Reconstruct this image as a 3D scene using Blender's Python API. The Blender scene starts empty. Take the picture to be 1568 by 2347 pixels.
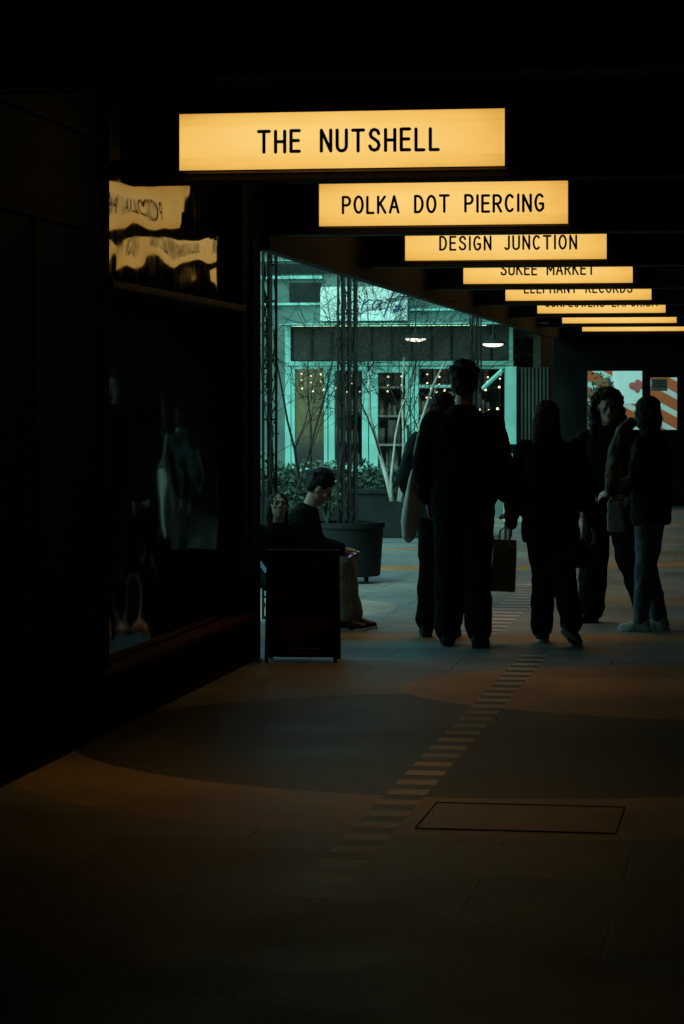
import bpy, math, random
from mathutils import Vector, Matrix, noise
random.seed(7)
V=Vector
sc=bpy.context.scene
TH=math.radians(9.21); C=math.cos(TH); S=math.sin(TH)
F=6000.0; EYE=1.52; HOR=928.0; CX=784.0
# ---- survey helpers: photo measurement + real distance -> world metres (corridor runs along +Y)
def W(px,py,d):
    x=(px-CX)/F*d
    return V((x*C-d*S, x*S+d*C, EYE-(py-HOR)/F*d))
def G(px,py):
    p=W(px,py,EYE*F/(py-HOR)); p.z=0; return p
def PD(px,py,D):
    L=D*math.tan(math.atan((px-CX)/F)-TH); d=D*C-L*S
    return V((L,D,EYE-(py-HOR)/F*d))
# ---------------------------------------------------------------- materials
def mat(name,col,rough=.7,var=.25,scale=6,metal=0,bump=.15,bscale=None,spec=.5,emit=None,estr=0,col2=None):
    m=bpy.data.materials.new(name); m.use_nodes=True
    nt=m.node_tree; b=nt.nodes['Principled BSDF']
    tc=nt.nodes.new('ShaderNodeTexCoord')
    n=nt.nodes.new('ShaderNodeTexNoise'); n.inputs['Scale'].default_value=scale; n.inputs['Detail'].default_value=6
    nt.links.new(tc.outputs['Object'],n.inputs['Vector'])
    r=nt.nodes.new('ShaderNodeMix'); r.data_type='RGBA'
    c2=col2 if col2 else tuple(c*(1+var) for c in col); c1=tuple(c*(1-var) for c in col)
    if col2: c1=col
    r.inputs[6].default_value=(*c1,1); r.inputs[7].default_value=(*c2,1)
    mr=nt.nodes.new('ShaderNodeMapRange'); mr.inputs[1].default_value=.35; mr.inputs[2].default_value=.65
    nt.links.new(n.outputs['Fac'],mr.inputs[0]); nt.links.new(mr.outputs[0],r.inputs[0])
    nt.links.new(r.outputs[2],b.inputs['Base Color'])
    b.inputs['Roughness'].default_value=rough; b.inputs['Metallic'].default_value=metal
    b.inputs['Specular IOR Level'].default_value=spec
    if bump:
        n2=nt.nodes.new('ShaderNodeTexNoise'); n2.inputs['Scale'].default_value=bscale or scale*5; n2.inputs['Detail'].default_value=4
        nt.links.new(tc.outputs['Object'],n2.inputs['Vector'])
        bp=nt.nodes.new('ShaderNodeBump'); bp.inputs['Strength'].default_value=bump; bp.inputs['Distance'].default_value=.02
        nt.links.new(n2.outputs['Fac'],bp.inputs['Height']); nt.links.new(bp.outputs[0],b.inputs['Normal'])
    if emit:
        b.inputs['Emission Color'].default_value=(*emit,1); b.inputs['Emission Strength'].default_value=estr
    return m
M={}
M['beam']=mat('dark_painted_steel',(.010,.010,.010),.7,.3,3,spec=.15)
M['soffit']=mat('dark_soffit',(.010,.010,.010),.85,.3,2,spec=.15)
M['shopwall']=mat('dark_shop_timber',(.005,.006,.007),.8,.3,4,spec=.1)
M['sill']=mat('red_painted_sill',(.08,.014,.010),.6,.3,5,spec=.2)
M['brown']=mat('brown_transom',(.07,.04,.022),.6,.3,5,spec=.3)
M['pipe']=mat('conduit_and_lit_edge',(.30,.27,.22),.5,.3,5)
M['cover']=mat('worn_cover_frame',(.06,.06,.055),.8,.3,5,spec=.2)
M['wallblk']=mat('dark_render_wall',(.014,.016,.017),.85,.3,2,spec=.2)
M['ribbed']=mat('grey_ribbed_cladding',(.05,.065,.065),.7,.3,2)
M['mint']=mat('mint_painted_timber',(.30,.66,.60),.5,.12,3,bump=.08)
M['mintwall']=mat('grey_green_render',(.12,.19,.18),.85,.25,1.5)
M['fasciad']=mat('brown_cladding',(.045,.038,.030),.6,.3,3)
M['interior']=mat('shop_interior',(.09,.09,.08),.8,.35,1.2)
M['white']=mat('white_board',(.80,.82,.80),.6,.08,4,bump=.03)
M['black']=mat('black_letter',(.012,.010,.014),.45,.2,20,bump=0)
M['steel']=mat('dark_column_steel',(.012,.013,.013),.6,.3,8)
M['vine']=mat('dry_vine',(.03,.028,.022),.9,.4,20)
M['bark']=mat('birch_bark',(.80,.80,.76),.8,scale=9,col2=(.40,.40,.37))
M['twig']=mat('twig_bark',(.030,.026,.022),.8,.3,20)
M['leaf']=mat('shrub_leaf',(.04,.08,.045),.6,.5,6,bump=0)
M['leaf2']=mat('pale_shrub_leaf',(.08,.14,.09),.6,.5,6,bump=0)
M['tub']=mat('dark_planter_metal',(.012,.016,.018),.65,.3,4,spec=.25)
M['soil']=mat('soil',(.03,.02,.015),.95,.4,20,bump=.6)
M['kraft']=mat('kraft_paper',(.50,.28,.12),.8,.15,12,bump=.2)
M['canvas']=mat('cotton_canvas',(.88,.78,.66),.9,.06,25,bump=.3)
M['skin']=mat('skin',(.60,.38,.29),.5,.08,20,bump=.05)
M['hairD']=mat('dark_hair',(.009,.007,.006),.6,.5,60,bump=.8,bscale=120,spec=.3)
M['hairR']=mat('red_brown_hair',(.075,.013,.008),.6,.4,60,bump=.8,bscale=120,spec=.3)
M['clothK']=mat('black_cloth',(.006,.007,.008),.95,.3,30,bump=.3,spec=.12)
M['clothN']=mat('dark_denim',(.009,.012,.015),.95,.3,30,bump=.3,spec=.12)
M['clothT']=mat('teal_grey_jacket',(.05,.07,.07),.9,.3,8,bump=.3,spec=.2)
M['clothG']=mat('grey_sweat_cloth',(.26,.26,.25),.9,.15,20,bump=.3)
M['jeans']=mat('faded_jeans',(.10,.13,.145),.9,.25,10,bump=.3)
M['clothB']=mat('brown_coat',(.014,.013,.012),.95,.3,10,bump=.3,spec=.15)
M['scarf']=mat('tan_scarf',(.20,.15,.10),.9,.35,14,bump=.4)
M['shoeK']=mat('black_shoe',(.010,.010,.012),.6,.2,20,spec=.3)
M['shoeW']=mat('pale_sneaker',(.70,.67,.60),.6,.1,20)
M['eye']=mat('dark_eye',(.01,.008,.008),.1,0,5,bump=0)
M['boardred']=mat('chalkboard_red_brown',(.065,.016,.015),.7,.5,5,spec=.2)
M['boardframe']=mat('board_frame_wood',(.045,.018,.014),.7,.3,8,spec=.2)
M['chalk']=mat('chalk',(.26,.17,.15),.9,.3,30,bump=0)
M['chalkred']=mat('red_chalk',(.25,.022,.02),.9,.3,30,bump=0)
M['phone']=mat('phone_body',(.02,.02,.02),.3,.1,5,bump=0)
M['purple']=mat('phone_screen',(.1,.1,.1),.2,.1,5,bump=0,emit=(.40,.28,.70),estr=.22)
M['bluescr']=mat('phone_screen_blue',(.1,.1,.1),.2,.1,5,bump=0,emit=(.12,.35,.5),estr=.25)
M['redcl']=mat('red_drawing',(.55,.10,.09),.7,.1,5,bump=0)
M['navy']=mat('navy_lettering',(.02,.04,.14),.6,.1,5,bump=0)
M['bulb']=mat('warm_bulb',(1,.8,.5),.3,0,5,bump=0,emit=(1,.78,.42),estr=2.6)
M['lampglow']=mat('lamp_diffuser',(1,.9,.8),.3,0,5,bump=0,emit=(1,.88,.72),estr=2.0)
M['timber']=mat('bench_timber',(.03,.024,.02),.7,.3,6)
M['goods']=mat('mixed_goods',(.05,.05,.05),.7,scale=2.5,col2=(.62,.55,.46))

def glossy_pane(name):
    m=bpy.data.materials.new(name); m.use_nodes=True; nt=m.node_tree; b=nt.nodes['Principled BSDF']
    b.inputs['Base Color'].default_value=(.003,.004,.005,1)
    b.inputs['IOR'].default_value=2.0; b.inputs['Specular Tint'].default_value=(1,.76,.50,1)
    tc=nt.nodes.new('ShaderNodeTexCoord'); mp=nt.nodes.new('ShaderNodeMapping'); mp.inputs['Scale'].default_value=(1,.9,1.5)
    n=nt.nodes.new('ShaderNodeTexNoise'); n.inputs['Scale'].default_value=1.7; n.inputs['Detail'].default_value=1.0
    bp=nt.nodes.new('ShaderNodeBump'); bp.inputs['Strength'].default_value=.6; bp.inputs['Distance'].default_value=.022
    nt.links.new(tc.outputs['Object'],mp.inputs[0]); nt.links.new(mp.outputs[0],n.inputs['Vector'])
    nt.links.new(n.outputs['Fac'],bp.inputs['Height']); nt.links.new(bp.outputs[0],b.inputs['Normal'])
    n2=nt.nodes.new('ShaderNodeTexNoise'); n2.inputs['Scale'].default_value=5; n2.inputs['Detail'].default_value=8
    mp2=nt.nodes.new('ShaderNodeMapping'); mp2.inputs['Scale'].default_value=(1,3.0,.5); nt.links.new(tc.outputs['Object'],mp2.inputs[0]); nt.links.new(mp2.outputs[0],n2.inputs['Vector'])
    mr=nt.nodes.new('ShaderNodeMapRange'); mr.inputs[1].default_value=.3; mr.inputs[2].default_value=.75; mr.inputs[3].default_value=.015; mr.inputs[4].default_value=.08
    nt.links.new(n2.outputs['Fac'],mr.inputs[0]); nt.links.new(mr.outputs[0],b.inputs['Roughness'])
    return m
M['pane']=glossy_pane('dark_shop_glass')
def clear_pane():
    m=bpy.data.materials.new('clear_glass'); m.use_nodes=True; nt=m.node_tree; nt.nodes.remove(nt.nodes['Principled BSDF'])
    o=nt.nodes['Material Output']; t=nt.nodes.new('ShaderNodeBsdfTransparent'); g=nt.nodes.new('ShaderNodeBsdfGlossy'); g.inputs['Roughness'].default_value=.05
    n=nt.nodes.new('ShaderNodeTexNoise'); n.inputs['Scale'].default_value=1.5
    mr=nt.nodes.new('ShaderNodeMapRange'); mr.inputs[3].default_value=.02; mr.inputs[4].default_value=.08
    x=nt.nodes.new('ShaderNodeMixShader')
    nt.links.new(n.outputs['Fac'],mr.inputs[0]); nt.links.new(mr.outputs[0],x.inputs[0])
    nt.links.new(t.outputs[0],x.inputs[1]); nt.links.new(g.outputs[0],x.inputs[2]); nt.links.new(x.outputs[0],o.inputs[0])
    return m
M['clear']=clear_pane()
def sign_panel():
    m=bpy.data.materials.new('lit_acrylic_panel'); m.use_nodes=True; nt=m.node_tree; b=nt.nodes['Principled BSDF']
    N=nt.nodes.new; L=nt.links.new
    tc=N('ShaderNodeTexCoord'); sp=N('ShaderNodeSeparateXYZ'); L(tc.outputs['Object'],sp.inputs[0])
    def mth(op,a,b_=None,c=None):
        k=N('ShaderNodeMath'); k.operation=op
        for i,v in enumerate((a,b_,c)):
            if v is None: continue
            if isinstance(v,(int,float)): k.inputs[i].default_value=v
            else: L(v,k.inputs[i])
        return k.outputs[0]
    x2=mth('POWER',mth('ABSOLUTE',mth('DIVIDE',sp.outputs[0],.75)),2.5)
    z2=mth('POWER',mth('ABSOLUTE',mth('DIVIDE',sp.outputs[2],.13)),2.5)
    e=mth('ADD',mth('MULTIPLY',x2,.45),mth('MULTIPLY',z2,.45))
    n=N('ShaderNodeTexNoise'); n.inputs['Scale'].default_value=2.2; n.inputs['Detail'].default_value=2
    mp=N('ShaderNodeMapping'); mp.inputs['Scale'].default_value=(1,1,3); L(tc.outputs['Object'],mp.inputs[0]); L(mp.outputs[0],n.inputs['Vector'])
    e=mth('ADD',e,mth('MULTIPLY',mth('SUBTRACT',n.outputs['Fac'],.45),.6))
    rail=mth('COMPARE',mth('ABSOLUTE',sp.outputs[2]),.078,.0016)
    rail2=mth('COMPARE',mth('ABSOLUTE',sp.outputs[2]),.088,.0010)
    e=mth('ADD',e,mth('MULTIPLY',mth('ADD',rail,rail2),.18))
    cr=N('ShaderNodeValToRGB'); cr.color_ramp.elements[0].color=(.98,.64,.20,1); cr.color_ramp.elements[0].position=0
    cr.color_ramp.elements[1].color=(.62,.31,.045,1); cr.color_ramp.elements[1].position=1
    q=cr.color_ramp.elements.new(.45); q.color=(.90,.52,.115,1)
    L(e,cr.inputs[0]); L(cr.outputs[0],b.inputs['Emission Color']); b.inputs['Emission Strength'].default_value=1.0
    b.inputs['Base Color'].default_value=(.15,.1,.04,1); b.inputs['Roughness'].default_value=.4
    return m
M['panel']=sign_panel()
# ---------------------------------------------------------------- mesh tools
class Vol:
    def __init__(s): s.v=[]; s.f=[]
    def box(s,lo,hi,rot=None,piv=None):
        x0,y0,z0=lo; x1,y1,z1=hi; b=len(s.v)
        c=[V(p) for p in ((x0,y0,z0),(x1,y0,z0),(x1,y1,z0),(x0,y1,z0),(x0,y0,z1),(x1,y0,z1),(x1,y1,z1),(x0,y1,z1))]
        if rot is not None:
            pv=V(piv) if piv is not None else (V(lo)+V(hi))/2
            c=[pv+rot@(p-pv) for p in c]
        s.v+=c; s.f+=[[b+i for i in q] for q in ((0,3,2,1),(4,5,6,7),(0,1,5,4),(1,2,6,5),(2,3,7,6),(3,0,4,7))]
        return s
    def rings(s,rs):
        b=len(s.v); n=len(rs[0])
        for r in rs: s.v+=r
        for k in range(len(rs)-1):
            for i in range(n):
                j=(i+1)%n; s.f.append([b+k*n+i,b+k*n+j,b+(k+1)*n+j,b+(k+1)*n+i])
        s.f.append([b+i for i in range(n)][::-1]); s.f.append([b+(len(rs)-1)*n+i for i in range(n)])
    def cap(s,p0,p1,r0,r1,n=14):
        p0=V(p0);p1=V(p1); a=(p1-p0); l=a.length; a=a/l if l>1e-6 else V((0,0,1))
        u=a.orthogonal().normalized(); w=a.cross(u); rs=[]
        def ring(c,r): return [c+(u*math.cos(2*math.pi*i/n)+w*math.sin(2*math.pi*i/n))*r for i in range(n)]
        for t in (80,55,30): q=math.radians(t); rs.append(ring(p0-a*r0*math.sin(q),r0*math.cos(q)))
        rs.append(ring(p0,r0)); rs.append(ring(p1,r1))
        for t in (30,55,80): q=math.radians(t); rs.append(ring(p1+a*r1*math.sin(q),r1*math.cos(q)))
        s.rings(rs); return s
    def tube(s,pts,rad,n=6):
        pts=[V(p) for p in pts]; rs=[]
        u=None
        for i,p in enumerate(pts):
            a=(pts[min(i+1,len(pts)-1)]-pts[max(i-1,0)]).normalized()
            if u is None: u=a.orthogonal().normalized()
            u=(u-a*u.dot(a)).normalized(); w=a.cross(u); r=rad[i] if isinstance(rad,(list,tuple)) else rad
            rs.append([p+(u*math.cos(2*math.pi*k/n)+w*math.sin(2*math.pi*k/n))*r for k in range(n)])
        s.rings(rs); return s
    def ell(s,c,r,rot=None,n=16):
        c=V(c); rs=[]
        for k in range(1,n//2+2):
            t=math.pi*k/(n//2+2)
            ring=[]
            for i in range(n):
                q=2*math.pi*i/n; p=V((r[0]*math.sin(t)*math.cos(q),r[1]*math.sin(t)*math.sin(q),-r[2]*math.cos(t)))
                if rot is not None: p=rot@p
                ring.append(c+p)
            rs.append(ring)
        s.rings(rs); return s
    def sec(s,P,N,secs,n=24,pw=2.4):
        P=V(P);N=V(N);ax=N-P;up=ax.normalized();lat=V((1,0,0));lat=(lat-up*lat.dot(up)).normalized();fw=up.cross(lat);rs=[]
        for q in secs:
            t,rx,ry=q[:3]; fo=q[3] if len(q)>3 else 0; lo=q[4] if len(q)>4 else 0
            c=P+ax*t+fw*fo+lat*lo; ring=[]
            for i in range(n):
                a=2*math.pi*i/n; ca,sa=math.cos(a),math.sin(a)
                ring.append(c+lat*(rx*math.copysign(abs(ca)**(2/pw),ca))+fw*(ry*math.copysign(abs(sa)**(2/pw),sa)))
            rs.append(ring)
        s.rings(rs); return s
    def mesh(s,name):
        m=bpy.data.meshes.new(name); m.from_pydata([tuple(p) for p in s.v],[],s.f); m.update(); return m
def link(o): sc.collection.objects.link(o); return o
def obj(name,vol,m,parent=None,smooth=False,bevel=0,label=None,loc=None):
    me=vol.mesh(name) if isinstance(vol,Vol) else vol
    for x in (m if isinstance(m,list) else [m]): me.materials.append(x)
    o=link(bpy.data.objects.new(name,me))
    if smooth:
        for p in me.polygons: p.use_smooth=True
    if bevel:
        b=o.modifiers.new('bevel','BEVEL'); b.width=bevel; b.segments=2; b.limit_method='ANGLE'
    if parent is not None: o.parent=parent
    if label: o['label']=label
    if loc is not None: o.location=loc
    return o
def empty(name,loc,label,cat,group=None,rot=0):
    o=link(bpy.data.objects.new(name,None)); o.location=loc; o.rotation_euler[2]=rot; o.empty_display_size=.2
    return top(o,label,cat,group)
def top(o,label,cat,group=None):
    o['label']=label; o['category']=cat
    if group: o['group']=group
    return o
def boxes(lst,off=V((0,0,0))):
    v=Vol()
    for lo,hi in lst: v.box(V(lo)-off,V(hi)-off)
    return v
def remeshed(vol,voxel,smooth=3,disp=0,dscale=.1):
    me=vol.mesh('tmp'); o=link(bpy.data.objects.new('tmp',me))
    r=o.modifiers.new('r','REMESH'); r.mode='VOXEL'; r.voxel_size=voxel
    s=o.modifiers.new('s','SMOOTH'); s.factor=.5; s.iterations=smooth
    if disp:
        tx=bpy.data.textures.new('folds','CLOUDS'); tx.noise_scale=dscale; tx.noise_depth=2
        d=o.modifiers.new('d','DISPLACE'); d.texture=tx; d.strength=disp; d.mid_level=.5
    dg=bpy.context.evaluated_depsgraph_get(); out=bpy.data.meshes.new_from_object(o.evaluated_get(dg))
    bpy.data.objects.remove(o); bpy.data.meshes.remove(me)
    for p in out.polygons: p.use_smooth=True
    return out
# ---------------------------------------------------------------- ground
def ground_mat():
    m=bpy.data.materials.new('paving'); m.use_nodes=True; nt=m.node_tree; b=nt.nodes['Principled BSDF']
    N=nt.nodes.new; L=nt.links.new
    g=N('ShaderNodeNewGeometry'); sp=N('ShaderNodeSeparateXYZ'); L(g.outputs['Position'],sp.inputs[0])
    X,Y=sp.outputs[0],sp.outputs[1]
    def mth(op,a,b_=None,c=None):
        k=N('ShaderNodeMath'); k.operation=op
        for i,v in enumerate((a,b_,c)):
            if v is None: continue
            if isinstance(v,(int,float)): k.inputs[i].default_value=v
            else: L(v,k.inputs[i])
        return k.outputs[0]
    def ellm(c,a,b_,soft=.01):
        dx=mth('DIVIDE',mth('SUBTRACT',X,c[0]),a); dy=mth('DIVIDE',mth('SUBTRACT',Y,c[1]),b_)
        r=mth('SQRT',mth('ADD',mth('MULTIPLY',dx,dx),mth('MULTIPLY',dy,dy)))
        return mth('LESS_THAN',r,1.0)
    def sub(a,b_): return mth('MULTIPLY',a,mth('SUBTRACT',1.0,b_))
    def mixc(f,c1,c2):
        k=N('ShaderNodeMix'); k.data_type='RGBA'
        L(f,k.inputs[0])
        for i,c in ((6,c1),(7,c2)):
            if isinstance(c,tuple): k.inputs[i].default_value=(*c,1)
            else: L(c,k.inputs[i])
        return k.outputs[2]
    br=N('ShaderNodeTexBrick'); L(g.outputs['Position'],br.inputs['Vector'])
    br.inputs['Scale'].default_value=1.0; br.inputs['Brick Width'].default_value=.9; br.inputs['Row Height'].default_value=.6
    br.inputs['Mortar Size'].default_value=.006; br.inputs['Mortar Smooth'].default_value=.2
    br.inputs['Color1'].default_value=(.24,.25,.25,1); br.inputs['Color2'].default_value=(.36,.37,.36,1); br.inputs['Mortar'].default_value=(.12,.12,.115,1)
    col=br.outputs['Color']
    def cam(x,d): return (x*C-d*S, x*S+d*C)
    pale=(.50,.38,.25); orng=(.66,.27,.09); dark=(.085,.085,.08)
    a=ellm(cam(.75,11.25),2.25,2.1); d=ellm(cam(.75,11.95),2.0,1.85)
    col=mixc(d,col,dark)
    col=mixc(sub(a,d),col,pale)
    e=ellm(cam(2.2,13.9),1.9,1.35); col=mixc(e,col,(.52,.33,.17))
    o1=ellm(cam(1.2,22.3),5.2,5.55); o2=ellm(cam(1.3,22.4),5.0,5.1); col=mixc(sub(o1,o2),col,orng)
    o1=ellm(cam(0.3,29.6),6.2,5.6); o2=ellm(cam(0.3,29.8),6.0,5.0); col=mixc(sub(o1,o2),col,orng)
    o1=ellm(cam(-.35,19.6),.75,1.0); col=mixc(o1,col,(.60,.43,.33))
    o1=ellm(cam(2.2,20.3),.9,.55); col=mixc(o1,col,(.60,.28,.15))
    def strip(x0,x1,y0,y1,per,pc,dc):
        f=mth('MULTIPLY',mth('MULTIPLY',mth('GREATER_THAN',X,x0),mth('LESS_THAN',X,x1)),mth('MULTIPLY',mth('GREATER_THAN',Y,y0),mth('LESS_THAN',Y,y1)))
        alt=mth('GREATER_THAN',mth('FRACT',mth('DIVIDE',Y,per)),.5)
        return f,mixc(alt,dc,pc)
    f,c=strip(-1.47,-1.31,7.9,15.9,.27,(.66,.57,.46),(.10,.095,.09)); col=mixc(f,col,c)
    f,c=strip(-2.02,-1.76,17.2,23.5,.30,(.70,.52,.50),(.18,.165,.165)); col=mixc(f,col,c)
    n=N('ShaderNodeTexNoise'); n.inputs['Scale'].default_value=1.3; n.inputs['Detail'].default_value=9; n.inputs['Roughness'].default_value=.65; L(g.outputs['Position'],n.inputs['Vector'])
    mr=N('ShaderNodeMapRange'); mr.inputs[1].default_value=.3; mr.inputs[2].default_value=.7; mr.inputs[3].default_value=.45; mr.inputs[4].default_value=1.15; L(n.outputs['Fac'],mr.inputs[0])
    v=N('ShaderNodeVectorMath'); v.operation='SCALE'; L(col,v.inputs[0]); L(mr.outputs[0],v.inputs['Scale'])
    sp2=N('ShaderNodeTexNoise'); sp2.inputs['Scale'].default_value=60; sp2.inputs['Detail'].default_value=3; L(g.outputs['Position'],sp2.inputs['Vector'])
    mr2=N('ShaderNodeMapRange'); mr2.inputs[3].default_value=.45; mr2.inputs[4].default_value=1.5; L(sp2.outputs['Fac'],mr2.inputs[0])
    v2=N('ShaderNodeVectorMath'); v2.operation='SCALE'; L(v.outputs[0],v2.inputs[0]); L(mr2.outputs[0],v2.inputs['Scale'])
    L(v2.outputs[0],b.inputs['Base Color'])
    rr=N('ShaderNodeMapRange'); rr.inputs[3].default_value=.38; rr.inputs[4].default_value=.75; L(n.outputs['Fac'],rr.inputs[0]); L(rr.outputs[0],b.inputs['Roughness'])
    hh=mth('ADD',mth('MULTIPLY',br.outputs['Fac'],-.5),mth('MULTIPLY',sp2.outputs['Fac'],.5))
    bp=N('ShaderNodeBump'); bp.inputs['Strength'].default_value=.35; bp.inputs['Distance'].default_value=.01; L(hh,bp.inputs['Height']); L(bp.outputs[0],b.inputs['Normal'])
    return m
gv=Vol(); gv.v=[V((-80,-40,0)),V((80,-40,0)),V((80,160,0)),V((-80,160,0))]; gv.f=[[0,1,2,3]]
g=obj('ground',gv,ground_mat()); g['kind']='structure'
p0=G(950,1900); 
cv=Vol(); cx,cy=p0.x,p0.y; w_,d_=.72,.62
for lo,hi in (((cx,cy,.001),(cx+w_,cy+.012,.004)),((cx,cy+d_,.001),(cx+w_,cy+d_+.005,.004)),((cx,cy+.012,.001),(cx+.004,cy+d_,.004)),((cx+w_-.004,cy+.012,.001),(cx+w_,cy+d_,.004))): cv.box(lo,hi)
o=obj('access_cover',cv,M['cover']); top(o,'rectangular steel access cover frame set in the paving','access cover')
# ---------------------------------------------------------------- canopy
SP=3.8
Ds=[11.8+SP*k for k in range(8)]
DW=Ds[-1]+1.2
END=DW+.2
can=empty('canopy',(-.5,15,0),'dark covered walkway roof carried on cross beams','canopy')
off=V((-.5,15,0))
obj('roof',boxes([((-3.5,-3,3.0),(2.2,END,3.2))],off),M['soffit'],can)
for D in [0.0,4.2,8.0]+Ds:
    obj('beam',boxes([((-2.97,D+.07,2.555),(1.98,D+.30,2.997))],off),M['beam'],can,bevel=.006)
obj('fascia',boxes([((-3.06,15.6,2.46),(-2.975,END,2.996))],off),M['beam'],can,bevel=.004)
cd=Vol(); cd.tube([V((-2.5,8.33,2.549))-off,V((-1.0,8.34,2.549))-off,V((.5,8.33,2.549))-off,V((1.9,8.34,2.549))-off],.0055,8)  # added pale pipe that stands in for the lit back edge of the beam
obj('thin_pipe',cd,M['pipe'],can,smooth=True)
cd=Vol(); a=W(1035,178,8.8); cd.tube([a-off+V((-.10,.02,.0)),a-off+V((-.05,0.03,.0)),a-off+V((-.03,.05,-.05)),a-off+V((-.03,.05,-.07))],.008,8)
obj('thin_pipe',cd,M['pipe'],can,smooth=True)
w=obj('wall',boxes([((2.0,-3,0),(2.25,END,3.0))]),M['wallblk']); top(w,'unseen dark side wall added to keep sky light out','wall')  # added out of view so sky light cannot enter from the right
w=obj('wall',boxes([((-3.3,-3.25,0),(2.25,-3.0,3.0))]),M['wallblk']); top(w,'unseen dark wall behind camera added to block daylight','wall')  # unseen closure added behind the camera to shut daylight out
# ---------------------------------------------------------------- signs
def arc(cx,cy,rx,ry,a0,a1,n=12):
    return [(cx+rx*math.cos(math.radians(a0+(a1-a0)*i/n)),cy+ry*math.sin(math.radians(a0+(a1-a0)*i/n))) for i in range(n+1)]
bowl=[(0,0),(0,1),(.22,1)]+arc(.22,.74,.22,.26,90,-90,8)+[(0,.48)]
cc=arc(.25,.5,.25,.5,48,312,16)
GL={'T':(.52,[[(0,1),(.52,1)],[(.26,1),(.26,0)]]),'H':(.45,[[(0,0),(0,1)],[(.45,0),(.45,1)],[(0,.5),(.45,.5)]]),
'E':(.40,[[(.4,1),(0,1),(0,0),(.4,0)],[(0,.52),(.36,.52)]]),'F':(.38,[[(.38,1),(0,1),(0,0)],[(0,.52),(.34,.52)]]),
'N':(.46,[[(0,0),(0,1),(.46,0),(.46,1)]]),'U':(.45,[[(0,1)]+arc(.225,.24,.225,.24,180,360,8)+[(.45,1)]]),
'S':(.45,[[(.43,.80),(.37,.94),(.23,1),(.09,.95),(.02,.79),(.07,.64),(.23,.53),(.39,.41),(.45,.24),(.38,.06),(.23,0),(.07,.05),(0,.2)]]),
'L':(.38,[[(0,1),(0,0),(.38,0)]]),'P':(.44,[bowl]),'R':(.45,[bowl,[(.2,.48),(.45,0)]]),'O':(.5,[arc(.25,.5,.25,.5,0,360,20)]),
'K':(.45,[[(0,0),(0,1)],[(.42,1),(0,.42)],[(.13,.59),(.45,0)]]),'A':(.52,[[(0,0),(.26,1),(.52,0)],[(.09,.33),(.43,.33)]]),
'D':(.46,[[(0,0),(0,1),(.16,1)]+arc(.16,.5,.30,.5,90,-90,12)+[(0,0)]]),'I':(.02,[[(.01,0),(.01,1)]]),'C':(.46,[cc]),
'G':(.48,[cc+[(.46,.15),(.46,.44),(.27,.44)]]),'J':(.30,[[(.3,1),(.3,.24)]+arc(.15,.2,.15,.2,0,-150,8)]),
'M':(.58,[[(0,0),(0,1),(.29,.35),(.58,1),(.58,0)]]),'W':(.66,[[(0,1),(.17,0),(.33,.8),(.49,0),(.66,1)]]),' ':(.46,[])}
def stroke(vol,pts,r,yf,dy):
    for i in range(len(pts)-1):
        a=V((pts[i][0],0,pts[i][1])); b=V((pts[i+1][0],0,pts[i+1][1])); d=(b-a)
        if d.length<1e-6: continue
        d.normalize(); nrm=V((d.z,0,-d.x)); ring=[]
        for k in range(9): q=math.pi*k/8; ring.append(b+d*math.sin(q)*r+nrm*math.cos(q)*r)
        for k in range(9): q=math.pi*k/8; ring.append(a-d*math.sin(q)*r-nrm*math.cos(q)*r)
        j=yf-dy*(.8+.2*(i%3)/2)
        n=len(ring); b0=len(vol.v); vol.v+=[V((p.x,yf,p.z)) for p in ring]+[V((p.x,j,p.z)) for p in ring]
        vol.f.append([b0+k for k in range(n)]); vol.f.append([b0+n+k for k in range(n)][::-1])
        for k in range(n): l=(k+1)%n; vol.f.append([b0+k,b0+n+k,b0+n+l,b0+l])
def lettering(text,target,cap,cx,cz,y,r=.0076):
    tot=sum(GL[c][0] for c in text)*cap; gap=(target-tot)/(len(text)-1); out=[Vol()]; x=cx-target/2
    for c in text:
        w,st=GL[c]
        if c==' ': out.append(Vol())
        dz=random.uniform(-.002,.002)
        for s in st: stroke(out[-1],[(x+p[0]*cap,cz-cap/2+p[1]*cap+dz) for p in s],r,y,.003)
        x+=w*cap+gap
    return out
TXT=[('THE NUTSHELL',.825,.094,.035),('POLKA DOT PIERCING',1.205,.096,0.0),('DESIGN JUNCTION',1.01,.096,.02),('SUKEE MARKET',.82,.096,.0),('ELEPHANT RECORDS',1.10,.096,0),('SUNFLOWERS EMPORIUM',1.30,.096,.0),None,None]
SX=-1.91; SZ=2.593+.131
PW=[1.25,1.5,2.6,2.6,2.6,2.6,2.2,2.2]
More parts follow.
